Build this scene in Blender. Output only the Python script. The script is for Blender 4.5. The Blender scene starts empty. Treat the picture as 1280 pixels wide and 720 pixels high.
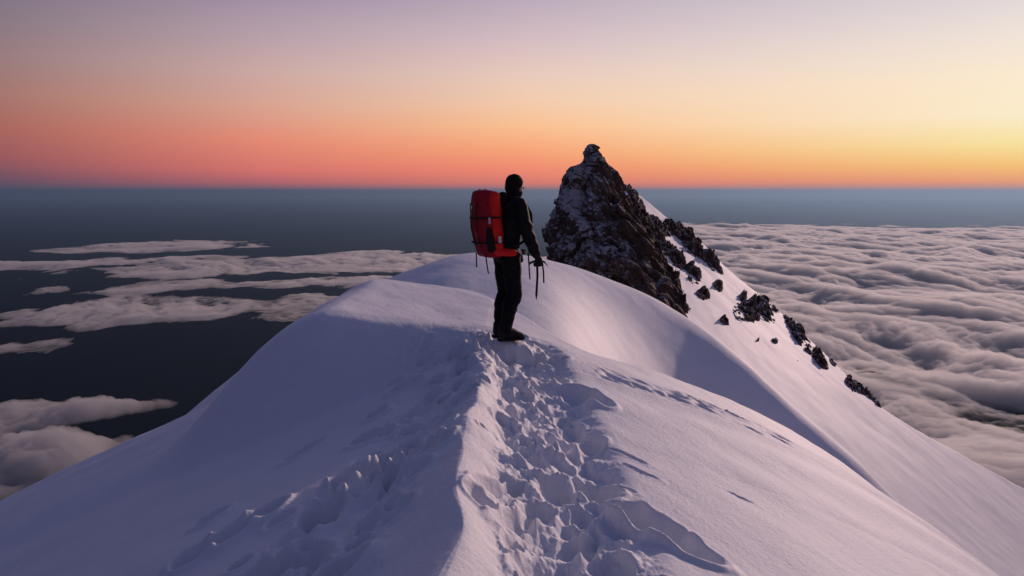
import bpy, bmesh, math, random
import numpy as np
from mathutils import Vector, Matrix, Euler

R = math.radians
random.seed(7)
sc = bpy.context.scene
col = sc.collection
SUN_AZ, SUN_EL = R(37.0), R(13.8)          # to the right of the view, just above the horizon
SUN = Vector((math.sin(SUN_AZ)*math.cos(SUN_EL), math.cos(SUN_AZ)*math.cos(SUN_EL), math.sin(SUN_EL)))

# ------------------------------------------------------------------ helpers
def tag(o, label=None, cat=None, group=None, kind=None):
    if label: o['label'] = label
    if cat: o['category'] = cat
    if group: o['group'] = group
    if kind: o['kind'] = kind
    return o

def link(name, me, mat=None, parent=None):
    o = bpy.data.objects.new(name, me); col.objects.link(o)
    if mat is not None: me.materials.append(mat)
    if parent is not None: o.parent = parent
    return o

def grid_mesh(name, P, smooth=True, closed_u=False):
    """P: (rows, cols, 3) array of points -> one quad sheet."""
    nr, nc = P.shape[:2]
    me = bpy.data.meshes.new(name)
    idx = np.arange(nr*nc).reshape(nr, nc)
    if closed_u: idx = np.concatenate([idx, idx[:, :1]], 1)
    q = np.stack([idx[:-1, :-1], idx[:-1, 1:], idx[1:, 1:], idx[1:, :-1]], -1).reshape(-1, 4)
    me.vertices.add(nr*nc); me.vertices.foreach_set('co', P.reshape(-1).astype(np.float32))
    me.loops.add(q.size); me.loops.foreach_set('vertex_index', q.reshape(-1).astype(np.int32))
    me.polygons.add(len(q)); me.polygons.foreach_set('loop_start', (np.arange(len(q))*4).astype(np.int32))
    me.update(calc_edges=True)
    if smooth: me.polygons.foreach_set('use_smooth', np.ones(len(q), bool))
    return me

def _hash(ix, iy, iz, seed):
    h = (ix.astype(np.int64)*374761393 + iy.astype(np.int64)*668265263 + iz.astype(np.int64)*2147483647 + seed*144269504) & 0xffffffff
    h = ((h ^ (h >> 13))*1274126177) & 0xffffffff
    h = ((h ^ (h >> 16))*2246822519) & 0xffffffff
    return (h ^ (h >> 15))

def perlin(x, y, seed=0):
    x = np.asarray(x, float); y = np.asarray(y, float)
    xi = np.floor(x); yi = np.floor(y); fx = x-xi; fy = y-yi
    u = fx*fx*fx*(fx*(fx*6-15)+10); v = fy*fy*fy*(fy*(fy*6-15)+10)
    z0 = np.zeros_like(xi)
    def g(a, b):
        t = _hash(xi+a, yi+b, z0, seed)/4294967296.0*2*np.pi
        return np.cos(t)*(fx-a)+np.sin(t)*(fy-b)
    return ((g(0,0)*(1-u)+g(1,0)*u)*(1-v)+(g(0,1)*(1-u)+g(1,1)*u)*v)*1.5

def fbm(x, y, octv=5, seed=0, gain=.5, lac=2.03):
    s = 0; a = 1; n = 0
    for k in range(octv):
        s = s+a*perlin(x, y, seed+k*17); n += a; a *= gain; x = x*lac+3.1; y = y*lac-1.7
    return s/n*1.4

def vnoise3(P, seed=0):
    pi = np.floor(P); f = P-pi; f = f*f*(3-2*f); s = 0
    for a in (0,1):
        for b in (0,1):
            for c in (0,1):
                w = (f[...,0] if a else 1-f[...,0])*(f[...,1] if b else 1-f[...,1])*(f[...,2] if c else 1-f[...,2])
                s = s+w*_hash(pi[...,0]+a, pi[...,1]+b, pi[...,2]+c, seed)/4294967296.0
    return s*2-1

def cell3(P, seed=0):
    """distance to the nearest of jittered cell points and that cell's random value"""
    pi = np.floor(P); best = np.full(P.shape[:-1], 9.0); val = np.zeros(P.shape[:-1])
    for a in (-1,0,1):
        for b in (-1,0,1):
            for c in (-1,0,1):
                cx = pi[...,0]+a; cy = pi[...,1]+b; cz = pi[...,2]+c
                j = [_hash(cx, cy, cz, seed+k)/4294967296.0 for k in (1,2,3,4)]
                d = np.sqrt((cx+j[0]-P[...,0])**2+(cy+j[1]-P[...,1])**2+(cz+j[2]-P[...,2])**2)
                m = d < best; best = np.where(m, d, best); val = np.where(m, j[3], val)
    return best, val

def sstep(a, b, x):
    t = np.clip((x-a)/(b-a), 0, 1); return t*t*(3-2*t)

def smax(a, b, k):
    h = np.clip(.5+.5*(a-b)/k, 0, 1); return b*(1-h)+a*h+k*h*(1-h)

def smooth_interp(x, xp, fp):
    """monotone-ish cubic (Catmull) interpolation, linear beyond the ends"""
    xp = np.asarray(xp, float); fp = np.asarray(fp, float)
    m = np.gradient(fp, xp)
    i = np.clip(np.searchsorted(xp, x)-1, 0, len(xp)-2)
    h = xp[i+1]-xp[i]; t = (x-xp[i])/h
    tc = np.clip(t, 0, 1)
    y = (2*tc**3-3*tc**2+1)*fp[i]+(tc**3-2*tc**2+tc)*h*m[i]+(-2*tc**3+3*tc**2)*fp[i+1]+(tc**3-tc**2)*h*m[i+1]
    y = y+np.where(t < 0, (x-xp[0])*m[0], 0)+np.where(t > 1, (x-xp[-1])*m[-1], 0)
    return y

# ------------------------------------------------------------------ camera
F = 1000.0                                  # focal length in pixels of the 1280 wide photograph
PITCH = math.atan(.121)
cam_d = bpy.data.cameras.new('camera'); cam = bpy.data.objects.new('camera', cam_d); col.objects.link(cam)
cam_d.sensor_width = 36; cam_d.lens = 36*F/1280; cam_d.clip_start = .05; cam_d.clip_end = 600000
cam.location = (0,0,0); cam.rotation_euler = (R(90)-PITCH, 0, 0)
sc.camera = cam
cP, sP = math.cos(PITCH), math.sin(PITCH)
def ray(px, py):
    cx = (px-640)/F; cy = (360-py)/F
    return np.array([cx, cP+cy*sP, -sP+cy*cP])
def at(px, py, Y):                          # the point at distance Y ahead seen at that pixel of the photograph
    d = ray(px, py); return d*(Y/d[1])

# ------------------------------------------------------------------ materials
def new_mat(name):
    m = bpy.data.materials.new(name); m.use_nodes = True
    nt = m.node_tree; b = nt.nodes['Principled BSDF']
    return m, nt, b
def N(nt, typ, **kw):
    n = nt.nodes.new(typ)
    for k, v in kw.items():
        if k in n.inputs: n.inputs[k].default_value = v
        else: setattr(n, k, v)
    return n
def noise(nt, scale, detail=4, rough=.55, vec=None):
    n = N(nt, 'ShaderNodeTexNoise'); n.inputs['Scale'].default_value = scale
    n.inputs['Detail'].default_value = detail; n.inputs['Roughness'].default_value = rough
    if vec is not None: nt.links.new(vec, n.inputs['Vector'])
    return n
def ramp(nt, fac, stops):
    r = N(nt, 'ShaderNodeValToRGB'); e = r.color_ramp.elements
    while len(e) < len(stops): e.new(.5)
    for q, (p, c) in zip(e, stops): q.position = p; q.color = tuple(c)+(1,) if len(c) == 3 else c
    nt.links.new(fac, r.inputs[0]); return r
def simple(name, base, rough=.7, var=.25, nscale=30, bump=.3, bdist=.002, sheen=0):
    m, nt, b = new_mat(name)
    tc = N(nt, 'ShaderNodeTexCoord')
    n = noise(nt, nscale, 5, .6, tc.outputs['Object'])
    c0 = [v*(1-var) for v in base]; c1 = [min(1, v*(1+var)) for v in base]
    r = ramp(nt, n.outputs[0], [(.3, c0), (.7, c1)])
    nt.links.new(r.outputs[0], b.inputs['Base Color']); b.inputs['Roughness'].default_value = rough
    if bump:
        n2 = noise(nt, nscale*4, 4, .6, tc.outputs['Object'])
        bp = N(nt, 'ShaderNodeBump', Strength=bump, Distance=bdist)
        nt.links.new(n2.outputs[0], bp.inputs['Height']); nt.links.new(bp.outputs[0], b.inputs['Normal'])
    b.inputs['Specular IOR Level'].default_value = .22
    if sheen: b.inputs['Sheen Weight'].default_value = sheen
    return m

def snow_material():
    m, nt, b = new_mat('snow')
    tc = N(nt, 'ShaderNodeTexCoord'); v = tc.outputs['Object']
    n = noise(nt, .6, 6, .6, v)
    r = ramp(nt, n.outputs[0], [(.3, (.78,.79,.83)), (.7, (.86,.86,.88))])
    nt.links.new(r.outputs[0], b.inputs['Base Color'])
    b.inputs['Roughness'].default_value = .65; b.inputs['Specular IOR Level'].default_value = .25
    n1 = noise(nt, 28, 6, .65, v); n2 = noise(nt, 240, 2, .6, v)
    bp1 = N(nt, 'ShaderNodeBump', Strength=.6, Distance=.016); nt.links.new(n1.outputs[0], bp1.inputs['Height'])
    bp2 = N(nt, 'ShaderNodeBump', Strength=.4, Distance=.003); nt.links.new(n2.outputs[0], bp2.inputs['Height'])
    nt.links.new(bp1.outputs[0], bp2.inputs['Normal']); nt.links.new(bp2.outputs[0], b.inputs['Normal'])
    return m
M_snow = snow_material()

def rock_material():
    m, nt, b = new_mat('rock')
    tc = N(nt, 'ShaderNodeTexCoord'); v = tc.outputs['Object']
    geo = N(nt, 'ShaderNodeNewGeometry')
    n = noise(nt, .9, 8, .65, v)
    r = ramp(nt, n.outputs[0], [(.3, (.042,.026,.021)), (.55, (.12,.075,.057)), (.8, (.24,.16,.125))])
    # snow caught on ledges, rime plastered on the windward (left) side
    sep = N(nt, 'ShaderNodeSeparateXYZ'); nt.links.new(geo.outputs['Normal'], sep.inputs[0])
    att = N(nt, 'ShaderNodeAttribute', attribute_name='rime')
    n3 = noise(nt, 1.9, 8, .75, v)
    a = N(nt, 'ShaderNodeMath', operation='MULTIPLY_ADD'); nt.links.new(n3.outputs[0], a.inputs[0]); a.inputs[1].default_value = 1.9
    nt.links.new(sep.outputs[2], a.inputs[2])
    a2 = N(nt, 'ShaderNodeMath', operation='ADD'); nt.links.new(a.outputs[0], a2.inputs[0]); nt.links.new(att.outputs['Fac'], a2.inputs[1])
    mr = N(nt, 'ShaderNodeMapRange'); mr.inputs['From Min'].default_value = 1.68; mr.inputs['From Max'].default_value = 1.95; mr.inputs['To Max'].default_value = .7
    nt.links.new(a2.outputs[0], mr.inputs['Value'])
    mx = N(nt, 'ShaderNodeMix', data_type='RGBA'); nt.links.new(mr.outputs[0], mx.inputs['Factor'])
    nt.links.new(r.outputs[0], mx.inputs['A']); mx.inputs['B'].default_value = (.62,.62,.65,1)
    nt.links.new(mx.outputs['Result'], b.inputs['Base Color']); b.inputs['Roughness'].default_value = .9
    bp = N(nt, 'ShaderNodeBump', Strength=.8, Distance=.25); n4 = noise(nt, 3.0, 8, .7, v)
    nt.links.new(n4.outputs[0], bp.inputs['Height']); nt.links.new(bp.outputs[0], b.inputs['Normal'])
    return m
M_rock = rock_material()

# ------------------------------------------------------------------ the snow ridge: one height function
RIB = np.array([at(*p) for p in [(590,312,24),(680,325,25),(760,350,25.2),(830,381,24.4),(900,427,22.8),(1000,516,20.2),(1075,581,18.8),(1160,668,17.2)]])
def plane_p(px, py):                          # the peak's right flank as a plane; where a ray meets it
    d = ray(px, py); X, Z = d[0]/d[1], d[2]/d[1]
    Y = 20.4/(.32-.684*X-Z); return np.array([X*Y, Y, Z*Y])
SKY = np.array([plane_p(*p) for p in [(775,226),(800,244),(830,268),(880,305),(908,334),(950,368),(1000,412),(1040,452),(1100,508),(1180,556),(1280,611),(1400,680)]])

def h_base(x, y):
    # A: the broad near crest the walker stands on
    yy = np.clip(y, 0, 40)
    xc = np.interp(yy, [0,3.2,4.4,5.6,6.9,8.0,8.9,11.5,14,24,40], [-.22,-.27,-.34,-.35,-.28,-.2,-1.35,-2.0,-2.1,-1.9,-1.9])
    xc = xc+.04*np.sin(yy*2.1)+.025*np.sin(yy*5.3+1)
    u = np.maximum(xc-x, 0); v = np.maximum(x-np.maximum(xc, -.32), 0)
    uc = np.maximum(np.minimum(-.3+.04*np.sin(yy*2.1)+.025*np.sin(yy*5.3+1), xc+9)-x, 0)
    dl = np.where(uc < 20, .423*uc+.0030*uc*uc, 9.66+.543*(uc-20)+.02*np.minimum(uc-20, 20)**2+.5*np.maximum(uc-40, 0))
    dl = dl*(1-sstep(8.2, 9.3, y)*sstep(-4.4, -2.0, x))     # the small plateau beyond the walker
    dr = np.where(v < 8, .135*v+.0555*v*v, 4.632+1.05*(v-8))
    dr = dr+.045*(1-np.exp(-v/.22))*(1-sstep(7.6, 8.6, y))
    ye = 12.9+(9.2-12.9)*sstep(-.9, 1.1, x)+.62*np.maximum(x-.6, 0)
    d = np.maximum(y-ye, 0)
    A = -1.64-dl-dr-.5*d*d/(d+.8)-.006*d*d
    A = A+sstep(8.4, 9.6, y)*(-.12*np.clip(x+.3, -1.9, 0)-.05*np.clip(x+.3, 0, 3))+.10*np.exp(-((x+.1)/.9)**2-((y-8.8)/1.1)**2)
    # lip of wind-packed snow along the near crest
    A = A+.05*np.exp(-(v/.10)**2)*(uc <= 0)*(y < 8.6)+.05*np.exp(-(uc/.22)**2)*(uc > 0)*(y < 8.6)
    # B: the knoll and the rib that runs down from it to the right
    xr = RIB[:,0]
    t0 = x-xr[0]; xq = xr[0]+.5*(t0+np.sqrt(t0*t0+.8)); ub = xq-x
    yr = np.clip(smooth_interp(xq, xr, RIB[:,1]), 10, 30)
    zr = smooth_interp(xq, xr, RIB[:,2])
    zr = np.where(x > xr[-1], RIB[-1,2]-.95*(x-xr[-1]), zr)
    zr = zr-np.where(ub < 20, .27*ub+.036*ub*ub, 19.8+1.5*(ub-20))+.06
    sn = smooth_interp(np.clip(x, -8, 11), [-8,-3,-1,1,3,4.5,6,8,11], [.12,.12,.10,.07,.33,.52,.62,.68,.70])
    sf = .25+.3*sstep(1, 6, x)
    w = 2.0-1.1*sstep(2, 9, x)
    dd = y-yr
    ad = np.sqrt(dd*dd+w*w)-w
    B = zr-np.where(dd < 0, sn*ad+.02*np.minimum(ad, 7)**2*sstep(1, 5, x), sf*ad+.02*ad*ad)
    # P: the peak's flank, behind and to the right
    xs = SKY[:,0]
    yk = np.interp(x, xs, SKY[:,1]); zk = np.interp(x, xs, SKY[:,2])
    zk = zk-1.25*np.maximum(xs[0]-x, 0)-.7*np.maximum(x-xs[-1], 0)
    dk = y-yk
    P = zk+np.where(dk < 0, .32*dk, -.55*dk)
    # the mountain under it all
    k = smax(A, B, .35); k = smax(k, P, .5)
    r = np.hypot(x, y-40)
    return np.minimum(k, 20-.55*np.maximum(r-95, 0))

TR = ([0,3.2,4.4,5.6,6.9,8.2,9.2], [.36,.34,.30,.28,.25,.12,.05])
TL = ([0,3.0,3.8,4.6,5.4,6.4,7.4,8.4], [-2.1,-1.45,-1.15,-.95,-.82,-.72,-.55,-.35])
rng = np.random.default_rng(11)
PITS = []
def pit(x, y, a, b, rot, dep): PITS.append((x, y, a, b, rot, dep))
def ground_at(px, py):                         # march a ray of the photograph down to the ridge
    d = ray(px, py); lo = 1.5
    for t in np.arange(1.5, 60, .05):
        p = d*t
        if p[2] < h_base(p[0:1], p[1:2])[0]: return p
    return None
# larger holes read off the photograph: (px, py, half width px, half length m, depth)
for px, py, a, b, rot, dep in [(722,488,.13,.24,-.5,.11),(745,500,.10,.18,-.6,.09),(625,598,.065,.26,.55,.10),(648,632,.06,.2,.5,.09),(700,598,.12,.17,.3,.09),(745,600,.12,.2,-.4,.12),
        (670,560,.1,.14,.3,.07),(700,540,.12,.14,.2,.08),(735,545,.11,.13,.4,.07),(820,660,.12,.2,-.6,.13),(790,640,.09,.15,-.5,.09),(860,690,.09,.2,-.8,.1),
        (720,660,.11,.14,.2,.09),(670,690,.12,.13,.1,.08),(760,690,.12,.13,0,.09),(640,520,.05,.07,.2,.05),(604,534,.03,.04,0,.05),(655,480,.07,.1,0,.06),(632,470,.06,.08,0,.05),(700,470,.08,.12,0,.06),
        (785,570,.035,.16,-.9,.02),(800,590,.03,.14,-.9,.02),(780,610,.03,.1,-.9,.02),(925,622,.02,.13,-1.0,.02),(670,620,.09,.13,.2,.08),(640,660,.05,.1,.2,.05),
        (455,548,.12,.13,.3,.10),(440,592,.13,.15,.3,.13),(400,640,.14,.16,.2,.14),(375,690,.15,.15,.1,.14),(330,640,.12,.16,.5,.10),(290,668,.13,.17,.5,.11),(265,650,.1,.13,.5,.07),
        (240,700,.12,.14,.2,.08),(330,715,.15,.12,.1,.1),(430,700,.13,.14,0,.09),(380,565,.09,.2,.7,.05),(500,485,.1,.12,.2,.05),(520,475,.08,.09,.1,.05),(545,470,.07,.08,0,.05),(470,520,.1,.12,.4,.06),
        (560,450,.09,.1,.2,.05),(530,450,.1,.1,.2,.04),(590,447,.08,.1,.1,.04),(475,580,.06,.08,0,.05)]:
    g = ground_at(px, py)
    if g is not None: pit(g[0], g[1], a, b, rot, dep*(2.1 if px < 560 else 1.0))
for k in range(34):
    y = rng.uniform(2.6, 9.3); c = np.interp(y, *TR); s = rng.uniform(.6, 1)
    pit(c+rng.normal(0, .17+.02*(9-y)), y, .07*s, .12*s, rng.normal(-.3,.4), rng.uniform(.025,.075))
for k in range(80):
    y = rng.uniform(2.8, 8.8); c = np.interp(y, *TL); s = rng.uniform(.5, 1)
    pit(c+rng.normal(0, .17+.025*(9-y)), y, .10*s, .13*s, rng.normal(.3,.4), rng.uniform(.06,.13))
for k in range(40):
    y = rng.uniform(8.2, 9.0); x = rng.uniform(-1.4, .6)
    pit(x, y, .07, .1, rng.normal(0,1), rng.uniform(.02,.05))
for k in range(45):                            # line of small breaks where the crust ends above the hollow
    t = rng.uniform(0, 1); p0 = ground_at(745,462); p1 = ground_at(975,546)
    x = p0[0]+(p1[0]-p0[0])*t; y = p0[1]+(p1[1]-p0[1])*t+rng.normal(0,.12)
    pit(x, y, .05, .12, -1.2, rng.uniform(.01,.03))

def h_full(x, y):
    z = h_base(x, y)
    r = np.hypot(x, y)
    near = (r < 14) & (y > 1.5)
    # wind-shaped surface everywhere
    z = z+.03*fbm(x*.5+y*.1, y*.38, 3, 3)*sstep(2, 6, r)*(1-.8*sstep(18, 45, r))
    z = z+.25*fbm(x*.11, y*.06, 4, 9)*sstep(30, 60, r)+.9*fbm(x*.03+4, y*.02, 3, 21)*sstep(60, 90, r)*0
    z = z+.008*fbm(x*2.0+y*1.2, (y-x)*.8, 4, 41)*(1-sstep(25, 45, r))
    # flutes and small steps running down the peak's flank
    z = z+.10*fbm((x*.37+y*.93)*.16, (x*.93-y*.37)*.05, 3, 77)*sstep(35, 55, y)
    X, Y = x[near], y[near]; D = np.zeros_like(X)
    tm = np.exp(-(np.abs(X-np.interp(Y, *TR))/.40)**5)*(1-sstep(8.7, 9.3, Y))
    tl = np.exp(-((X-np.interp(Y, *TL))/.42)**2)*(1-sstep(8.2, 9.0, Y))
    tp = np.exp(-((X+.45)/1.0)**2-((Y-8.65)/.42)**2)
    n1 = fbm(X*2.5, Y*2.2, 5, 5, .5); n2 = fbm(X*9, Y*8, 4, 6, .55)
    ridged = 1-np.abs(fbm(X*2.4+.3*n1, Y*2.1, 3, 15))*2
    n3 = fbm(X*24, Y*22, 3, 8, .6)
    D += (tm+.5*tl+.5*tp)*.010*n3
    D += tm*(.12*n1+.020*n2+.045*ridged-.16)+tl*(.10*n1+.012*n2-.09)+tp*(.05*n1+.02*n2-.02)
    Xw = X+.035*n1+.012*n2; Yw = Y+.03*perlin(X*5, Y*5, 51)
    for (px, py, a, b, rot, dep) in PITS:
        m = (np.abs(X-px) < b*2.6) & (np.abs(Y-py) < b*2.6)
        if not m.any(): continue
        dx, dy = Xw[m]-px, Yw[m]-py; c, s = math.cos(rot), math.sin(rot)
        q = np.sqrt(((dx*c-dy*s)/a)**2+((dx*s+dy*c)/b)**2)
        D[m] += -dep*(1-sstep(.40, 1.2, q))+min(dep*.28, .035)*np.exp(-((q-1.3)/.28)**2)
    # where the boots stand the snow is pressed flat
    fl = np.exp(-(((X+.02)/.26)**2+((Y-8.62)/.2)**2)**2)
    D = D*(1-fl)-.02*fl
    z[near] += D
    return z

def build_ridge():
    th = np.concatenate([np.linspace(-180,-60,40,endpoint=False), np.linspace(-60,-37,70,endpoint=False),
                         np.linspace(-37,37,1240,endpoint=False), np.linspace(37,60,70,endpoint=False), np.linspace(60,180,40)])
    def geo(a, b, q): n = max(2, int(math.log(b/a)/math.log(q))); return np.geomspace(a, b, n, endpoint=False)
    rr = np.concatenate([[.02], geo(.3, 2.4, 1.03), geo(2.4, 13, 1.0029), geo(13, 30, 1.0045), geo(30, 50, 1.005), geo(50, 110, 1.0033), geo(110, 3000, 1.06), [3000]])
    T, RR = np.meshgrid(np.radians(th), rr)
    X = RR*np.sin(T); Y = RR*np.cos(T); Z = h_full(X, Y)
    me = grid_mesh('snow_ridge', np.stack([X, Y, Z], -1))
    o = link('snow_ridge', me, M_snow); tag(o, kind='structure')
    return o
build_ridge()

# ------------------------------------------------------------------ sea far below
def build_sea():
    th = np.linspace(0, 2*np.pi, 97)[:-1]; rr = np.array([10., 2000, 8000, 30000, 90000, 160000])
    T, RR = np.meshgrid(th, rr)
    me = grid_mesh('sea', np.stack([RR*np.sin(T), RR*np.cos(T), np.full_like(T, -1500.)], -1), closed_u=True)
    m, nt, b = new_mat('sea_water')
    tc = N(nt, 'ShaderNodeTexCoord'); n = noise(nt, .0004, 6, .6, tc.outputs['Object'])
    r = ramp(nt, n.outputs[0], [(.35, (.002,.004,.009)), (.7, (.005,.009,.016))])
    nt.links.new(r.outputs[0], b.inputs['Base Color']); b.inputs['Roughness'].default_value = .95
    b.inputs['Specular IOR Level'].default_value = .02
    tag(link('sea', me, m), kind='structure')
build_sea()

# ------------------------------------------------------------------ sea of clouds
DECK = -500.0
def az_r(px, py):
    d = ray(px, py); t = DECK/d[2]; p = d*t
    return math.degrees(math.atan2(p[0], p[1])), math.log(math.hypot(p[0], p[1]))
def build_clouds():
    th = np.linspace(-46, 50, 1250)
    rr = np.geomspace(1050, 15500, 900)
    T, RR = np.meshgrid(th, rr); L = np.log(RR); Tr = np.radians(T)
    X = RR*np.sin(Tr); Y = RR*np.cos(Tr)
    # banks: centre pixel, half extents in pixels, strength
    cov = np.full(T.shape, -1.4)
    rim = np.minimum(np.minimum(T-th[0], th[-1]-T)/1.5, np.minimum(L-L[0,0], 1)*40)-.6
    banks = [(205,309,120,7,.9),(60,330,200,7,.55),(420,330,300,13,1.15),(190,387,230,17,.95),(560,385,240,15,1.1),
             (400,352,330,6,.45),(90,517,190,14,.5),(0,585,190,36,.8),(20,436,60,6,.25)]
    for px, py, hw, hh, s in banks:
        a0, l0 = az_r(px, py); a1, _ = az_r(px+hw, py); _, l1 = az_r(px, py-hh); _, l2 = az_r(px, py+hh)
        dl = np.where(L > l0, (L-l0)/(l1-l0), (L-l0)/(l0-l2))
        q = np.sqrt(((T-a0)/(a1-a0))**2+dl**2)
        cov = np.maximum(cov, s*(1-q))
    # the closed deck on the right
    e0 = az_r(900, 281)[1]
    edge = e0+.05*perlin(T*.15, T*0+2.5, 8)
    right = np.minimum(sstep(1, 13, T+ (L-8.2)*2.0)*2.4-1.4-.7*(1-sstep(7.55, 8.25, L)), (edge-L)*3.5)
    cov = np.maximum(cov, right)
    wx = X+260*fbm(X/1500, Y/1500, 3, 61); wy = Y+260*fbm(X/1500+9, Y/1500, 3, 62)
    ca, sa = math.cos(R(-14)), math.sin(R(-14))
    al = wx*sa+wy*ca; ac = wx*ca-wy*sa
    n_c = fbm(ac/520, al/900, 6, 31, .55)
    c = cov+.55*n_c
    c = np.minimum(c, rim)
    ridge = 1-np.abs(fbm(ac/250, al/1000, 3, 71, .45))*1.9
    roll = fbm(ac/225+5, al/1200, 3, 73, .45)
    puff = 1-np.abs(fbm(wx/170, wy/210, 4, 72, .5))*1.8
    big = fbm(wx/1100+5, wy/700, 3, 74, .5)
    hgt = 36*roll+22*ridge+10*puff+50*big
    a0, l0 = az_r(30, 590); g = np.exp(-((T-a0)/8)**2-((L-l0)/.22)**2)
    hgt = hgt+g*(46*(1-np.abs(fbm(wx/170, wy/200, 5, 81, .6))*2.2))
    fine = 1-np.abs(fbm(wx/75, wy/85, 4, 91, .55))*1.6
    body = sstep(-.02, .5, c)
    side = sstep(-4, 8, T)
    thick = np.maximum(c-.04, 0)*(19+79*side)*(.6+.58*sstep(7.75, 8.35, L))*sstep(.04, .28, c)
    far = sstep(8.0, 9.3, L)
    top = DECK+thick*.35+(hgt-25)*body*(1-.25*far)*(.55+.45*side)+fine*11*sstep(.0, .3, c)
    bot = np.minimum(DECK-thick*.75-6*body, top-3*sstep(0, .1, c))
    solid = c > .04
    top = np.where(solid, top, DECK); bot = np.where(solid, bot, DECK)
    nr, nc = T.shape
    it = np.arange(nr*nc).reshape(nr, nc); ib = np.where(solid, it+nr*nc, it)
    def quads(i): return np.stack([i[:-1, :-1], i[:-1, 1:], i[1:, 1:], i[1:, :-1]], -1).reshape(-1, 4)
    # close the rim of the sheet: nothing may stay open at its borders
    keep = (solid[:-1, :-1] | solid[:-1, 1:] | solid[1:, 1:] | solid[1:, :-1]).reshape(-1)
    q = np.concatenate([quads(it)[keep], quads(ib)[keep][:, ::-1]])
    V = np.concatenate([np.stack([X, Y, top], -1).reshape(-1, 3), np.stack([X, Y, bot], -1).reshape(-1, 3)])
    used = np.zeros(len(V), bool); used[q.reshape(-1)] = True
    remap = np.cumsum(used)-1; V = V[used]; q = remap[q]
    me = bpy.data.meshes.new('clouds')
    me.vertices.add(len(V)); me.vertices.foreach_set('co', V.reshape(-1).astype(np.float32))
    me.loops.add(q.size); me.loops.foreach_set('vertex_index', q.reshape(-1).astype(np.int32))
    me.polygons.add(len(q)); me.polygons.foreach_set('loop_start', (np.arange(len(q))*4).astype(np.int32))
    me.update(calc_edges=True)
    m = bpy.data.materials.new('cloud'); m.use_nodes = True; nt = m.node_tree; nt.nodes.clear()
    out = N(nt, 'ShaderNodeOutputMaterial'); v = N(nt, 'ShaderNodeVolumePrincipled')
    v.inputs['Color'].default_value = (.77,.765,.77,1); v.inputs['Density'].default_value = CLOUD_D; v.inputs['Anisotropy'].default_value = .45
    nt.links.new(v.outputs[0], out.inputs['Volume'])
    tag(link('clouds', me, m), kind='stuff')
CLOUD_D = .026
build_clouds()

# ------------------------------------------------------------------ haze
def build_haze():
    bm = bmesh.new(); bmesh.ops.create_cube(bm, size=1)
    me = bpy.data.meshes.new('haze'); bm.to_mesh(me)
    m = bpy.data.materials.new('haze'); m.use_nodes = True; nt = m.node_tree; nt.nodes.clear()
    out = N(nt, 'ShaderNodeOutputMaterial'); v = N(nt, 'ShaderNodeVolumePrincipled')
    v.inputs['Color'].default_value = (.22,.365,.53,1); v.inputs['Density'].default_value = 2.0e-5; v.inputs['Anisotropy'].default_value = .5
    nt.links.new(v.outputs[0], out.inputs['Volume'])
    top, bot = 190.0, -1520.0
    o = link('haze', me, m); o.scale = (330000, 330000, top-bot); o.location = (0, 0, (top+bot)/2)
    tag(o, kind='stuff')
build_haze()

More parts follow.
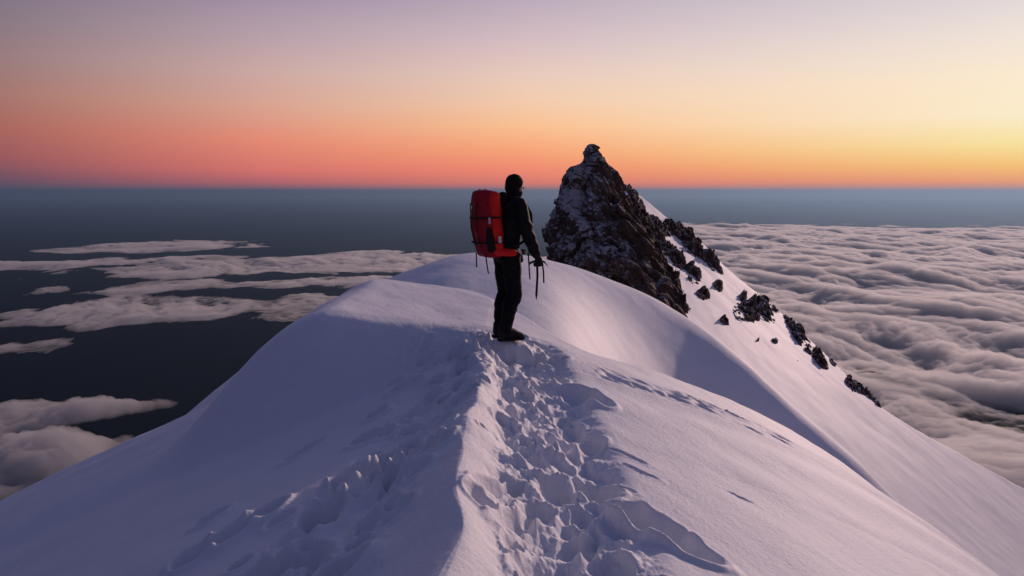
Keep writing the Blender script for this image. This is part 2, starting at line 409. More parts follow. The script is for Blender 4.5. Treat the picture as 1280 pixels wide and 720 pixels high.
# ------------------------------------------------------------------ rock pinnacle
def build_pinnacle():
    YM = 70.0
    tab = [(181,736,741),(184,733,746),(195,731,753),(205,730,760),(210,717,765),(225,711,772),(240,708,777),(262,702,786),(290,696,800),(312,692,810),(330,689,820),(375,668,838),(405,660,843),(450,655,846)]
    ym = lambda py: float(np.interp(py, [182,262,330,450], [70.5,72.5,76,79]))
    zz = np.array([at(700, t[0], ym(t[0]))[2] for t in tab])[::-1]
    xl = np.array([at(t[1]+1.5, t[0], ym(t[0]))[0] for t in tab])[::-1]; xr = np.array([at(t[2], t[0], ym(t[0]))[0] for t in tab])[::-1]
    nz, nt_ = 420, 760
    z = np.linspace(zz[0], zz[-1]-.02, nz)[:, None]; t = np.linspace(0, 2*np.pi, nt_, endpoint=False)[None, :]
    xL = np.interp(z, zz, xl); xR = np.interp(z, zz, xr)
    cx = (xL+xR)/2; hx = (xR-xL)/2
    hgt = (z-zz[0])/(zz[-1]-zz[0])
    yf = np.interp(z, [zz[0], -9, -4, 0, 2.5, zz[-1]], [57, 60, 64, 67.5, 69, 70]); yb = np.interp(z, [zz[0], -4, 1, zz[-1]], [96, 90, 76, 71.2])
    cy = (yf+yb)/2; hy = (yb-yf)/2
    ct, st = np.cos(t), np.sin(t)
    e = .8
    X = cx+hx*np.sign(ct)*np.abs(ct)**e; Y = cy+hy*np.sign(st)*np.abs(st)**e; Z = z+0*t
    # widest point of the outline lies near YM whatever the depth
    P = np.stack([X, Y, Z], -1)
    nrm = np.stack([ct+0*z, st+0*z, np.full(Z.shape, .15)], -1)
    q = P*np.array([1, .8, .55]); q[..., 0] += P[..., 2]*.35
    d1, v1 = cell3(q*.42+vnoise3(q*.5, 4)[..., None]*.5, 3); d2, v2 = cell3(q*1.05+vnoise3(q*1.1, 5)[..., None]*.4, 9)
    d3, v3 = cell3(q*2.4, 19)
    amp = np.clip(hx/3.2, .3, 1)*np.ones_like(t)
    disp = ((v1-.5)*2.4-(d1-.5)*.6)*amp*.85+((v2-.5)*.7-(d2-.5)*.3)*amp+((v3-.5)*.26)+vnoise3(q*3, 7)*.12+vnoise3(q*9,8)*.04
    rib = 1-np.abs(vnoise3(q*np.array([.55,.3,.18]), 23))*2
    disp = disp+rib*.45*amp-.18*amp-.04
    P = P+nrm*disp[..., None]
    P[..., 2] += .35*vnoise3(q*.8, 12)*amp[..., 0][..., None] if False else 0
    cap = np.repeat(P[-1].mean(0)[None, None], nt_, 1)+np.array([0,0,.12])
    P = np.concatenate([P, cap], 0)
    me = grid_mesh('rock_pinnacle', P, closed_u=True, smooth=True)
    rime = np.zeros(P.shape[:2])
    px = P[..., 0]; base = np.interp(P[..., 2], zz, xl); wid = np.interp(P[..., 2], zz, xr)-base
    f = (px-base)/np.maximum(wid, .3)
    top = sstep(-3.5, 1.0, P[..., 2])
    rime = .42*(1-sstep(.1, .62, f+.16*vnoise3(P*.35, 33)))+.26*top*(1-sstep(.55, .9, f))-.12*sstep(.4, .8, f)*(1-top)
    rime = rime+.22*vnoise3(P*np.array([1.3,1,.7]), 35)
    a = me.attributes.new('rime', 'FLOAT', 'POINT'); a.data.foreach_set('value', rime.reshape(-1).astype(np.float32))
    tag(link('rock_pinnacle', me, M_rock), 'tall jagged dark rock pinnacle with rime on its left side, rising beyond the snow crest', 'rock pinnacle')
build_pinnacle()

# ------------------------------------------------------------------ outcrops of the same rock on the peak's flank
def outcrop(label, blobs, n, size, seed, where):
    """blobs: (px, py, rx, ry, shear) patches of the flank. Bedrock lies just under the snow there and its broken
    blocks stand out of it; the sheet joins them below the snow, so one mesh is one outcrop."""
    x0 = min(b[0]-1.7*b[2] for b in blobs); x1 = max(b[0]+1.7*b[2] for b in blobs)
    y0 = min(b[1]-1.7*(b[3]+abs(b[2]*.6)) for b in blobs); y1 = max(b[1]+1.7*(b[3]+abs(b[2]*.6)) for b in blobs)
    gx, gy = np.meshgrid(np.arange(x0, x1, .42), np.arange(y0, y1, .42))
    cx = (gx-640)/F; cy = (360-gy)/F
    dy_ = cP+cy*sP; Xr = cx/dy_; Zr = (-sP+cy*cP)/dy_
    Y = np.clip(20.4/np.maximum(.32-.684*Xr-Zr, .12), 20, 120); X = Xr*Y
    m = np.zeros(gx.shape)
    for bb in blobs:
        px, py, rx, ry = bb[:4]; sh = bb[4] if len(bb) > 4 else .6
        q = ((gx-px)/rx)**2+((gy-py-(gx-px)*sh)/ry)**2
        m = np.maximum(m, np.exp(-(q*.54)**1.5))
    Z0 = h_full(X.ravel().copy(), Y.ravel().copy()).reshape(X.shape)
    P = np.stack([X, Y*.8, Z0], -1)+seed*13.7
    wv = np.stack([vnoise3(P*1.3, 61), vnoise3(P*1.3, 62), vnoise3(P*1.3, 63)], -1)*.25
    d1, v1 = cell3((P+wv)*1.25, 5); d2, v2 = cell3((P+wv)*2.7, 15); d3, v3 = cell3(P*5.0, 25)
    big = vnoise3(P*.45, 71)
    amp = size*1.45
    lift = amp*((v1-.42)*1.0+(v2-.5)*.75+(v3-.5)*.28-(d1-.5)*.35+big*.55)
    L = m*(lift+.50*amp+.5*amp*vnoise3(P*.9, 73))-(1-m)*.4-.08
    nx, ny = -.45, -.5                                  # blocks lean out of the slope towards the valley
    Lp = np.maximum(L, 0)
    Q = np.stack([X+nx*-Lp*.6, Y+ny*Lp*.7, Z0+L], -1)
    c0 = Q[Q.shape[0]//2, Q.shape[1]//2].copy()
    keep = (m > .012)
    idx = np.arange(m.size).reshape(m.shape)
    k = keep[:-1, :-1] & keep[:-1, 1:] & keep[1:, 1:] & keep[1:, :-1]
    q = np.stack([idx[:-1, :-1], idx[1:, :-1], idx[1:, 1:], idx[:-1, 1:]], -1)[k]
    used = np.zeros(m.size, bool); used[q.ravel()] = True; rm = np.cumsum(used)-1
    me = bpy.data.meshes.new('rock_outcrop'); me.from_pydata((Q-c0).reshape(-1, 3)[used].tolist(), [], rm[q].tolist()); me.update()
    a = me.attributes.new('rime', 'FLOAT', 'POINT'); a.data.foreach_set('value', np.full(int(used.sum()), .12, np.float32))
    o = link('rock_outcrop', me, M_rock); o.location = c0
    tag(o, label, 'rock outcrop', 'rock outcrops on the snowy flank')
outcrop('long dark craggy outcrop along the right edge of the pinnacle', [(790,262,14,22,.9),(806,300,12,26,.8),(822,335,12,26,.8),(838,355,10,20,.5),(846,376,12,8,.6)], 150, .62, 1, "close to the pinnacle's right edge")
outcrop('wide dark outcrop on the skyline between pinnacle and lower snow shoulder', [(832,286,18,8,.5),(822,296,10,10,.3),(856,284,12,9,.9),(862,306,18,9,.8),(886,325,14,9,.9),(840,318,14,9,1),(866,344,8,9,.6)], 175, .50, 2, "around the wide skyline outcrop")
outcrop('small dark crag low on the snow under the wide skyline outcrop', [(879,369,7,5,.5)], 11, .42, 3, "beside the low crag")
outcrop('small rounded dark rock right of the low crag, alone on snow', [(898,358,5,5,.6)], 6, .5, 4, "right of the low crag")
outcrop('scattered dark outcrop halfway down the snowy skyline ridge', [(933,392,14,12,.1),(958,388,12,12,.5),(945,377,8,4,0),(929,372,4,4,0)], 62, .46, 5, "around the scattered outcrop halfway down")
outcrop('long dark outcrop following the lower skyline ridge', [(995,412,15,9,.9),(1012,434,14,10,.9),(1003,425,14,8,.9),(1024,452,9,7,.7),(1042,452,6,5,.7)], 80, .46, 6, "beside the long lower outcrop")
outcrop('lowest speckled outcrop at the foot of the skyline ridge', [(1064,480,7,8,.6),(1073,485,9,5,1),(1084,493,9,4,1),(1095,504,6,3,.8)], 26, .34, 7, "around the lowest speckled outcrop")
outcrop('thin dark rock poking from the snow at the foot of the pinnacle edge', [(857,384,7,3,.4)], 6, .34, 8, '')
outcrop('low thin dark rock lying in smooth snow below the low crag', [(905,404,6,2.2,.6)], 4, .30, 12, '')
outcrop('two tiny dark rocks in smooth snow below the scattered outcrop', [(947,427,2,1,0),(968,429,4,3,.4)], 6, .28, 9, "below the scattered outcrop")
outcrop('tiny single dark rock in smooth snow below the long outcrop', [(997,452,2,1,0)], 2, .22, 10, "below the long lower outcrop")
outcrop('few dark rocks on the skyline between the two middle outcrops', [(980,392,5,3,.8)], 7, .36, 11, "between the two middle outcrops")

# ------------------------------------------------------------------ the walker
M_jacket = simple('black_shell_fabric', (.006,.006,.007), .7, .3, 25, .4, .004)
M_pants = simple('black_trouser_fabric', (.005,.005,.006), .85, .3, 25, .4, .004)
M_hat = simple('dark_brown_fleece', (.012,.007,.007), .9, .3, 60, .5, .003)
M_glove = simple('black_glove', (.010,.010,.011), .7, .3, 60, .3, .002)
M_boot = simple('dark_boot_leather', (.018,.015,.014), .6, .3, 40, .4, .002)
M_sole = simple('black_rubber', (.012,.012,.012), .85, .2, 60, .3, .002)
M_skin = simple('skin', (.42,.25,.18), .55, .08, 20, .1, .001)
M_red = simple('bright_red_pack_fabric', (.85,.018,.012), .5, .15, 18, .4, .004)
M_maroon = simple('dark_red_pack_fabric', (.40,.010,.022), .65, .2, 18, .4, .004)
M_strap = simple('black_webbing', (.014,.013,.013), .8, .2, 80, .3, .001)
M_metal = simple('dark_alloy', (.10,.10,.11), .4, .15, 60, .1, .001)
M_metal.node_tree.nodes['Principled BSDF'].inputs['Metallic'].default_value = .7
M_white = simple('white_tag', (.7,.7,.72), .5, .05, 30, 0)

def hull_pts(bm, pts):
    b = bmesh.new()
    vs = [b.verts.new(p) for p in pts]
    r = bmesh.ops.convex_hull(b, input=vs)
    junk = list({g for g in r['geom_interior']+r['geom_unused'] if isinstance(g, bmesh.types.BMVert)})
    if junk: bmesh.ops.delete(b, geom=junk, context='VERTS')
    me = bpy.data.meshes.new('tmp'); b.to_mesh(me); b.free(); bm.from_mesh(me); bpy.data.meshes.remove(me)
_s = bmesh.new(); bmesh.ops.create_icosphere(_s, subdivisions=2, radius=1); SPH = [v.co.copy() for v in _s.verts]; _s.free()
def blob(bm, *balls):
    """convex hull of ellipsoids (centre, radius or (rx,ry,rz))"""
    pts = []
    for c, r in balls:
        r = (r, r, r) if not hasattr(r, '__len__') else r
        pts += [Vector((c[0]+v.x*r[0], c[1]+v.y*r[1], c[2]+v.z*r[2])) for v in SPH]
    hull_pts(bm, pts)
def remeshed(name, bm, mat, parent, voxel=.01, smooth=6, wrinkle=0, wscale=8):
    me = bpy.data.meshes.new(name); bm.to_mesh(me); bm.free()
    o = bpy.data.objects.new(name, me); col.objects.link(o)
    md = o.modifiers.new('r', 'REMESH'); md.mode = 'VOXEL'; md.voxel_size = voxel; md.use_smooth_shade = True
    sm = o.modifiers.new('s', 'SMOOTH'); sm.iterations = smooth; sm.factor = .5
    dg = bpy.context.evaluated_depsgraph_get()
    ev = bpy.data.meshes.new_from_object(o.evaluated_get(dg))
    bpy.data.objects.remove(o); bpy.data.meshes.remove(me)
    ev.name = name
    if wrinkle:
        n = len(ev.vertices); co = np.zeros(n*3); ev.vertices.foreach_get('co', co); co = co.reshape(-1, 3)
        nr = np.zeros(n*3); ev.vertices.foreach_get('normal', nr); nr = nr.reshape(-1, 3)
        w = 1-np.abs(vnoise3(co*wscale+vnoise3(co*4, 3)[:, None], 2))*2; w2 = vnoise3(co*wscale*np.array([1.2,1.2,2.4]), 12)
        co = co+nr*((w*.6+w2*.6)*wrinkle)[:, None]
        ev.vertices.foreach_set('co', co.reshape(-1).astype(np.float32)); ev.update()
    ev.polygons.foreach_set('use_smooth', np.ones(len(ev.polygons), bool))
    ev.materials.clear()
    return link(name, ev, mat, parent)
def tube(bm, pts, r):
    for a, b in zip(pts[:-1], pts[1:]): blob(bm, (a, r), (b, r))
def strip(bm, pts, w, t, side=(0,1,0)):
    """flat webbing along points"""
    s = Vector(side).normalized()
    for a, b in zip(pts[:-1], pts[1:]):
        a, b = Vector(a), Vector(b); d = (b-a).normalized(); n = d.cross(s).normalized()
        P = []
        for p in (a-d*.002, b+d*.002):
            for i in (-1,1):
                for j in (-1,1): P.append(p+s*i*w/2+n*j*t/2)
        hull_pts(bm, P)
def plain(name, bm, mat, parent, bevel=0):
    me = bpy.data.meshes.new(name); bm.to_mesh(me); bm.free()
    return link(name, me, mat, parent)

WX, WY = -.065, 8.62
wz = float(h_full(np.array([WX]), np.array([WY]))[0])
YAW = R(24)
def root(name, label, cat):
    o = bpy.data.objects.new(name, None); col.objects.link(o); o.location = (WX, WY, wz-.012); o.rotation_euler = (0, 0, YAW); o.empty_display_size = .2
    return tag(o, label, cat)
S = 1.0
person = root('person', 'person in black shell clothing standing on the snow crest, facing away to the right', 'person')
# joints, local: +x where the walker faces, +y the walker's left
HIP = {s: (.00, s*.095, .93) for s in (-1,1)}
KNEE = {-1: (.055,-.10,.50), 1: (.04,.10,.51)}
ANK = {-1: (-.055,-.105,.11), 1: (-.03,.11,.11)}
SHO = {-1: (.075,-.19,1.455), 1: (.075,.19,1.455)}
ELB = {-1: (.135,-.265,1.16), 1: (.10,.27,1.17)}
WRI = {-1: (.235,-.245,.955), 1: (.22,.25,.96)}
CH = (.055,0,1.33); NK = (.085,0,1.52); HD = (.105,0,1.675)
def torso(bm, g):
    blob(bm, ((.0,0,.95),(.115+g,.155+g,.10+g)), ((.02,0,1.08),(.105+g,.14+g,.06)))
    blob(bm, ((.02,0,1.08),(.105+g,.14+g,.06)), ((CH[0],0,1.33),(.12+g,.165+g,.10)))
    blob(bm, ((CH[0],0,1.33),(.12+g,.165+g,.10)), ((.07,.12,1.44),.065+g), ((.07,-.12,1.44),.065+g), ((.08,0,1.47),.07+g))
def arm(bm, s, g):
    blob(bm, ((.07,s*.12,1.44),.062+g), (SHO[s],.058+g))
    blob(bm, (SHO[s],.056+g), (ELB[s],.043+g)); blob(bm, (ELB[s],.043+g), (WRI[s],.030+g))
def leg(bm, s, g):
    blob(bm, (HIP[s],(.088+g,.085+g,.09)), (KNEE[s],.056+g)); k = Vector(KNEE[s]); a = Vector(ANK[s]); c = k.lerp(a,.35)-Vector((.02,0,0))
    blob(bm, (k,.056+g), (c,.055+g)); blob(bm, (c,.055+g), (a,.038+g))
def fingers(bm, s, g):
    w = Vector(WRI[s]); palm = w+Vector((.035,.005*s,-.075))
    blob(bm, (w,(.026+g,.02+g,.026+g)), (palm,(.040+g,.017+g,.030+g)))
    L = [.034,.038,.036,.028]
    for k in range(4):                             # four fingers curled round the shaft, one thumb from the side
        b = palm+Vector((.032-.021*k, 0, -.028))
        p1 = b+Vector((.004,-s*.012,-L[k])); p2 = p1+Vector((0,-s*.028,.002-.004*k)); p3 = p2+Vector((0,-s*.012,.022))
        blob(bm, (b,.0095+g), (p1,.009+g)); blob(bm, (p1,.009+g), (p2,.0085+g)); blob(bm, (p2,.0085+g), (p3,.008+g))
    t0 = w+Vector((.05,-s*.008,-.05)); t1 = t0+Vector((.02,-s*.022,-.03)); t2 = t1+Vector((-.012,-s*.016,-.024))
    blob(bm, (t0,.013+g), (t1,.011+g)); blob(bm, (t1,.011+g), (t2,.0095+g))
    return palm
# one continuous body under the clothes
bm = bmesh.new(); torso(bm, 0)
for s in (-1,1):
    arm(bm, s, 0); leg(bm, s, 0); fingers(bm, s, 0)
    a = Vector(ANK[s]); blob(bm, (a,.036), (a+Vector((-.03,0,-.06)),.032)); blob(bm, (a+Vector((0,0,-.02)),.036), (a+Vector((.16,0,-.065)),(.035,.038,.025)))
blob(bm, (CH,.06), (NK,.055)); blob(bm, (NK,.055), (HD,.06))
blob(bm, (HD,(.088,.075,.10)), ((HD[0]+.03,0,HD[2]-.06),(.055,.052,.05)))
blob(bm, ((HD[0]+.092,0,HD[2]-.015),.010), ((HD[0]+.105,0,HD[2]-.038),.013))          # nose
blob(bm, ((HD[0]+.08,-.02,HD[2]-.072),.008), ((HD[0]+.08,.02,HD[2]-.072),.008))       # lips
for s in (-1,1):
    blob(bm, ((HD[0]-.005,s*.076,HD[2]-.01),(.018,.008,.03))); blob(bm, ((HD[0]+.078,s*.030,HD[2]+.018),.009), ((HD[0]+.075,s*.045,HD[2]+.016),.008))
body = remeshed('body', bm, M_skin, person, .009, 3)
bm = bmesh.new(); torso(bm, .034)
for s in (-1,1): arm(bm, s, .026); blob(bm, (WRI[s],.046), ((WRI[s][0]+.006,WRI[s][1],WRI[s][2]-.02),.044))
blob(bm, ((.0,0,.90),(.15,.19,.05)), ((.01,0,1.05),(.135,.175,.08)))
blob(bm, ((.07,0,1.46),(.085,.095,.05)), ((.085,0,1.545),(.075,.075,.02)))          # stand-up collar
remeshed('jacket', bm, M_jacket, person, .010, 4, .013, 8)
bm = bmesh.new()
blob(bm, ((-.04,0,1.49),(.055,.085,.035)), ((-.035,0,1.56),(.05,.08,.04)))            # the jacket's hood, folded behind the neck
remeshed('hood', bm, M_jacket, person, .008, 4, .005, 14)
bm = bmesh.new()
blob(bm, ((.0,0,.95),(.13,.17,.06)), (HIP[1],.11), (HIP[-1],.11))
for s in (-1,1): leg(bm, s, .029); blob(bm, (ANK[s],.062), ((ANK[s][0],ANK[s][1],.17),.066))
remeshed('trousers', bm, M_pants, person, .010, 4, .012, 9)
bm = bmesh.new()
blob(bm, ((HD[0]-.008,0,HD[2]+.02),(.102,.090,.098)), ((HD[0]-.03,0,HD[2]-.04),(.082,.086,.06)))
blob(bm, ((HD[0]-.03,0,HD[2]-.05),(.080,.084,.05)), ((HD[0]-.01,0,1.56),(.078,.080,.04)))
blob(bm, ((HD[0]+.035,0,HD[2]-.085),(.058,.066,.03)), ((HD[0]+.01,0,1.56),(.07,.07,.03)))   # drawn up over the chin
remeshed('balaclava', bm, M_hat, person, .008, 4, .004, 14)
palms = {}
for s in (-1,1):
    bm = bmesh.new(); palms[s] = fingers(bm, s, .004); blob(bm, (WRI[s],.040), ((WRI[s][0]+.01,WRI[s][1],WRI[s][2]-.03),.036))
    remeshed('glove', bm, M_glove, person, .0055, 2)
for s in (-1,1):
    a = Vector(ANK[s])
    bm = bmesh.new()
    blob(bm, (a+Vector((-.01,0,.05)),(.062,.055,.04)), (a+Vector((-.02,0,-.04)),(.058,.05,.04)))
    blob(bm, (a+Vector((-.02,0,-.045)),(.062,.048,.032)), (a+Vector((.02,0,.01)),(.05,.045,.04)), (a+Vector((.16,0,-.055)),(.065,.052,.030)))
    bt = remeshed('boot', bm, M_boot, person, .008, 3, .003, 14)
    bm = bmesh.new()
    P = []
    for dx, wd in ((-.085,.030),(-.06,.046),(.04,.042),(.14,.056),(.20,.048),(.232,.022)):
        for sg in (-1,1):
            for zz_ in (.004,.034): P.append(Vector((a.x+dx, a.y+sg*wd, zz_+(.008 if dx > .2 else 0))))
    hull_pts(bm, P); bmesh.ops.bevel(bm, geom=bm.edges[:], offset=.004, segments=1, affect='EDGES')
    sole = plain('sole', bm, M_sole, bt)

# ---- backpack
pack = root('backpack', 'large red expedition backpack worn on the back of the person in black', 'backpack')
pack.location += Vector((.05*math.cos(YAW), .05*math.sin(YAW), -.03))
lean = -.08
def PK(x, y, z): return Vector((x+lean*(z-1.2), y, z))
bm = bmesh.new()
blob(bm, (PK(-.19,.10,.98),(.055,.05,.05)), (PK(-.19,-.10,.98),(.055,.05,.05)), (PK(-.31,.09,1.00),.06), (PK(-.31,-.09,1.00),.06), (PK(-.19,.12,1.25),(.06,.055,.05)), (PK(-.19,-.12,1.25),(.06,.055,.05)), (PK(-.34,.10,1.25),.07), (PK(-.34,-.10,1.25),.07))
blob(bm, (PK(-.19,.12,1.22),(.06,.055,.05)), (PK(-.19,-.12,1.22),(.06,.055,.05)), (PK(-.34,.10,1.22),.07), (PK(-.34,-.10,1.22),.07), (PK(-.20,.11,1.52),.06), (PK(-.20,-.11,1.52),.06), (PK(-.33,.09,1.44),.065), (PK(-.33,-.09,1.44),.065))
sack = remeshed('main_sack', bm, M_maroon, pack, .010, 4, .007, 7)
bm = bmesh.new()
blob(bm, (PK(-.20,.11,1.58),(.075,.06,.05)), (PK(-.20,-.11,1.58),(.075,.06,.05)), (PK(-.345,.08,1.49),(.05,.055,.04)), (PK(-.345,-.08,1.49),(.05,.055,.04)), (PK(-.28,0,1.62),(.12,.12,.035)))
remeshed('lid', bm, M_maroon, pack, .009, 4, .006, 9)
for s in (-1,1):
    bm = bmesh.new()
    blob(bm, (PK(-.215,s*.150,1.02),(.060,.03,.05)), (PK(-.225,s*.168,1.30),(.055,.028,.05)))
    blob(bm, (PK(-.225,s*.168,1.28),(.055,.028,.05)), (PK(-.235,s*.160,1.50),(.060,.030,.05)), (PK(-.215,s*.150,1.60),(.055,.03,.035)))
    remeshed('side_panel', bm, M_red, pack, .008, 3, .006, 9)
for s in (-1,1):
    bm = bmesh.new()
    blob(bm, (PK(-.20,s*.165,1.00),(.09,.02,.045)), (Vector((-.06,s*.20,.99)),(.06,.015,.04)))
    remeshed('hip_fin', bm, M_red, pack, .007, 3, .003, 12)
for s in (-1,1):
    bm = bmesh.new()
    blob(bm, (PK(-.30,s*.165,1.04),(.05,.022,.05)), (PK(-.315,s*.178,1.24),(.035,.018,.02)))
    remeshed('side_pocket', bm, M_strap, pack, .007, 2, .004, 12)
bm = bmesh.new()
pts = [(.155*math.cos(a)+.01, .205*math.sin(a), .985) for a in np.linspace(R(-125), R(125), 22)]
strip(bm, pts, .04, .008, (0,0,1))
plain('hip_belt', bm, M_strap, pack)
for s in (-1,1):
    bm = bmesh.new()
    strip(bm, [(-.125,s*.10,1.44),(-.05,s*.115,1.525),(.04,s*.12,1.548),(.13,s*.115,1.50),(.19,s*.11,1.40),(.195,s*.12,1.28),(.15,s*.175,1.15),(.02,s*.20,1.08),(-.12,s*.17,1.04)], .05, .014)
    plain('shoulder_strap', bm, M_strap, pack)
for z in (1.10, 1.36):                        # compression straps round the sack
    for s in (-1,1):
        bm = bmesh.new()
        strip(bm, [PK(-.16,s*.185,z), PK(-.25,s*.202,z+.002), PK(-.31,s*.185,z), PK(-.37,s*.16,z-.004), PK(-.415,s*.10,z-.004), PK(-.418,0,z-.004)], .018, .004, (0,0,1))
        plain('compression_strap', bm, M_strap, pack)
for s in (-1,1):                                    # straps over the lid and down the back
    bm = bmesh.new()
    strip(bm, [PK(-.28,s*.08,1.66), PK(-.35,s*.08,1.58), PK(-.405,s*.08,1.49), PK(-.41,s*.08,1.40), PK(-.418,s*.08,1.25), PK(-.385,s*.08,1.05)], .02, .004)
    plain('lid_strap', bm, M_strap, pack)
bm = bmesh.new(); strip(bm, [PK(-.315,-.2,1.36), PK(-.318,-.205,1.30)], .03, .012); plain('buckle', bm, M_white, pack)
bm = bmesh.new(); strip(bm, [PK(-.215,-.208,1.165), PK(-.215,-.206,1.10)], .032, .008, (1,0,0)); plain('tag', bm, M_white, pack)
bm = bmesh.new(); strip(bm, [(-.01,-.228,1.02),(.03,-.226,.985)], .035, .012, (0,0,1)); plain('buckle', bm, M_white, pack)
for (x, y, z0, l, dx) in ((-.40,.03,.98,.15,-.01),(-.35,-.11,.97,.20,.015)):   # loose ends hanging under the sack
    bm = bmesh.new(); strip(bm, [PK(x,y,z0), PK(x+dx*.4,y,z0-l*.5), PK(x+dx,y,z0-l)], .022, .006); plain('hanging_strap', bm, M_strap, pack)
bm = bmesh.new(); strip(bm, [(.125,-.19,.985),(.128,-.20,.88),(.142,-.20,.70)], .022, .006); plain('hanging_strap', bm, M_strap, pack)

# ---- ice axe hanging from the right hand
p = palms[-1]
axe = root('ice_axe', 'short dark ice axe hanging from the gloved right hand of the person', 'ice axe')
hx, hy, hz = p.x+.0, p.y+.026, p.z-.052
bm = bmesh.new(); tube(bm, [(hx-.005,hy,hz+.03),(hx,hy,hz-.12),(hx-.012,hy,hz-.33)], .0125); plain('shaft', bm, M_strap, axe)
bm = bmesh.new(); hull_pts(bm, [Vector((hx-.012,hy,hz-.39)),Vector((hx-.024,hy-.006,hz-.33)),Vector((hx,hy-.006,hz-.33)),Vector((hx-.024,hy+.006,hz-.33)),Vector((hx,hy+.006,hz-.33))]); plain('spike', bm, M_metal, axe)
bm = bmesh.new()
hp = [(hx-.10,hz+.012),(hx-.05,hz+.032),(hx,hz+.040),(hx+.05,hz+.034),(hx+.085,hz+.02),(hx+.12,hz-.02)]
for (x0,z0),(x1,z1),w0,w1 in zip(hp[:-1],hp[1:],(.016,.012,.012,.012,.010),(.012,.012,.012,.010,.004)):
    hull_pts(bm, [Vector((x0,hy+j,z0+i*w0)) for i in (-1,1) for j in (-.004,.004)]+[Vector((x1,hy+j,z1+i*w1)) for i in (-1,1) for j in (-.004,.004)])
plain('axe_head', bm, M_metal, axe)
bm = bmesh.new(); strip(bm, [(hx+.045,hy-.02,hz+.03),(hx+.062,hy-.02,hz-.08),(hx+.066,hy-.02,hz-.20)], .02, .009); plain('leash', bm, M_strap, axe)

# ------------------------------------------------------------------ sky
def s2l(c): return tuple(((v/255+.055)/1.055)**2.4 if v/255 > .04045 else v/255/12.92 for v in c)
w = bpy.data.worlds.new('World'); sc.world = w; w.use_nodes = True
nt = w.node_tree; nt.nodes.clear()
tc = N(nt, 'ShaderNodeTexCoord'); sep = N(nt, 'ShaderNodeSeparateXYZ'); nt.links.new(tc.outputs['Generated'], sep.inputs[0])
el = N(nt, 'ShaderNodeMath', operation='ARCSINE'); nt.links.new(sep.outputs[2], el.inputs[0])
EL0, EL1 = -.02, .30
mrE = N(nt, 'ShaderNodeMapRange'); mrE.inputs['From Min'].default_value = EL0; mrE.inputs['From Max'].default_value = EL1
nt.links.new(el.outputs[0], mrE.inputs['Value'])
# horizontal angle from the sun
flat = N(nt, 'ShaderNodeCombineXYZ'); nt.links.new(sep.outputs[0], flat.inputs[0]); nt.links.new(sep.outputs[1], flat.inputs[1])
nrm = N(nt, 'ShaderNodeVectorMath', operation='NORMALIZE'); nt.links.new(flat.outputs[0], nrm.inputs[0])
dot = N(nt, 'ShaderNodeVectorMath', operation='DOT_PRODUCT'); nt.links.new(nrm.outputs[0], dot.inputs[0]); dot.inputs[1].default_value = (math.sin(SUN_AZ), math.cos(SUN_AZ), 0)
ac = N(nt, 'ShaderNodeMath', operation='ARCCOSINE', use_clamp=False); nt.links.new(dot.outputs['Value'], ac.inputs[0])
def P(y): return ((240-y)/1000-EL0)/(EL1-EL0)
def sky_ramp(stops):
    st = sorted([(P(y), s2l(c)) for y, c in stops]); return ramp(nt, mrE.outputs[0], st)
r0 = sky_ramp([(250,(150,130,125)),(240,(205,120,100)),(229,(248,152,88)),(211,(250,196,108)),(190,(250,226,152)),(160,(252,236,200)),(120,(252,233,205)),(80,(240,226,214)),(40,(224,214,214)),(0,(206,205,208)),(-55,(170,172,190))])
r1 = sky_ramp([(250,(118,110,122)),(240,(165,110,115)),(230,(236,120,100)),(213,(248,136,104)),(190,(253,163,114)),(160,(253,193,143)),(130,(245,204,172)),(100,(234,203,187)),(60,(214,189,193)),(0,(178,163,183)),(-55,(140,135,170))])
r2 = sky_ramp([(250,(90,95,115)),(240,(115,88,112)),(230,(190,98,104)),(215,(222,113,104)),(180,(232,138,113)),(140,(218,163,143)),(100,(203,168,163)),(60,(183,158,168)),(0,(148,133,158)),(-55,(115,112,148))])
r3 = sky_ramp([(250,(62,78,98)),(240,(78,78,100)),(226,(112,74,94)),(205,(152,84,88)),(172,(168,99,90)),(140,(163,114,105)),(100,(148,119,122)),(60,(130,115,126)),(0,(113,104,125)),(-55,(92,92,125))])
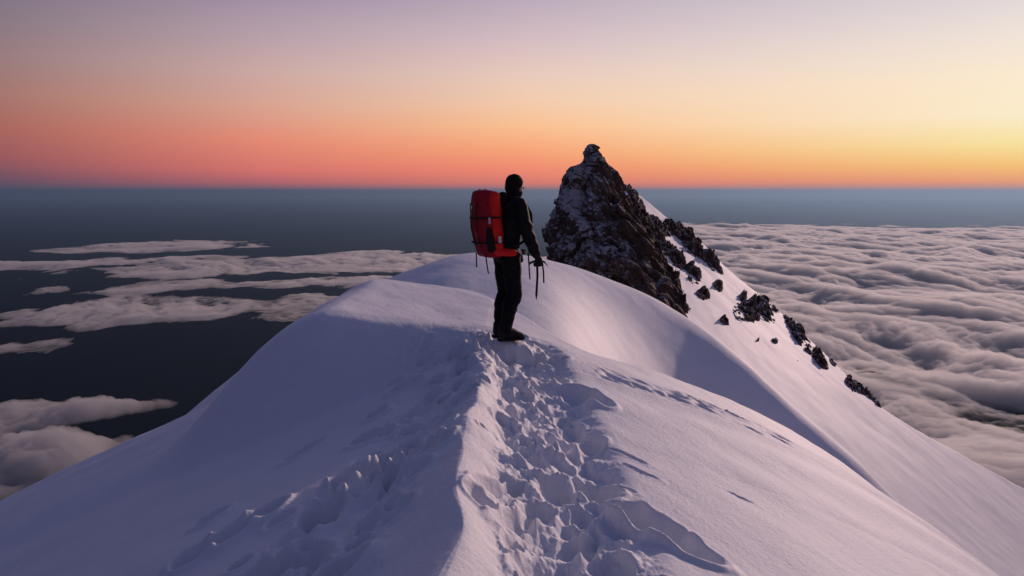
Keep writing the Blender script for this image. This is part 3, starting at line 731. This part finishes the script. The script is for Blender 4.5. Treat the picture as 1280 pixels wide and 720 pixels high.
def mixc(a, b, lo, hi, src=ac.outputs[0]):
    m = N(nt, 'ShaderNodeMapRange'); m.inputs['From Min'].default_value = lo; m.inputs['From Max'].default_value = hi; nt.links.new(src, m.inputs['Value'])
    x = N(nt, 'ShaderNodeMix', data_type='RGBA'); nt.links.new(m.outputs[0], x.inputs['Factor'])
    for k, s in (('A', a), ('B', b)):
        if isinstance(s, tuple): x.inputs[k].default_value = s
        else: nt.links.new(s, x.inputs[k])
    return x.outputs['Result']
c = mixc(r0.outputs[0], r1.outputs[0], R(5), R(36)); c = mixc(c, r2.outputs[0], R(36), R(54)); c = mixc(c, r3.outputs[0], R(54), R(70))
BACK = s2l((78,80,112))+(1,); ZEN = s2l((70,77,115))+(1,)
c = mixc(c, BACK, R(75), R(125))
c = mixc(c, ZEN, .28, .9, el.outputs[0])
bg = N(nt, 'ShaderNodeBackground'); nt.links.new(c, bg.inputs[0]); bg.inputs[1].default_value = 1.0
sky = N(nt, 'ShaderNodeTexSky', sky_type='NISHITA', sun_disc=False, sun_elevation=SUN_EL, sun_rotation=SUN_AZ, altitude=3000)
bg2 = N(nt, 'ShaderNodeBackground'); nt.links.new(sky.outputs[0], bg2.inputs[0]); bg2.inputs[1].default_value = .002
ad = N(nt, 'ShaderNodeAddShader'); nt.links.new(bg.outputs[0], ad.inputs[0]); nt.links.new(bg2.outputs[0], ad.inputs[1])
out = N(nt, 'ShaderNodeOutputWorld'); nt.links.new(ad.outputs[0], out.inputs[0])
w.cycles.sampling_method = 'MANUAL'; w.cycles.sample_map_resolution = 1024

sd = bpy.data.lights.new('sun', 'SUN'); sd.energy = 2.2; sd.angle = R(1.5); sd.color = (1, .70, .62)
so = bpy.data.objects.new('sun', sd); col.objects.link(so); so.rotation_euler = SUN.to_track_quat('Z', 'Y').to_euler(); so.location = (30, 40, 20)

sc.view_settings.view_transform = 'Standard'; sc.view_settings.look = 'None'; sc.view_settings.gamma = 1; sc.view_settings.exposure = 0
sc.view_settings.use_curve_mapping = False
sc.cycles.use_denoising = True
sc.cycles.max_bounces = 8; sc.cycles.diffuse_bounces = 3; sc.cycles.volume_bounces = 5; sc.cycles.transparent_max_bounces = 12
sc.cycles.sample_clamp_indirect = 4
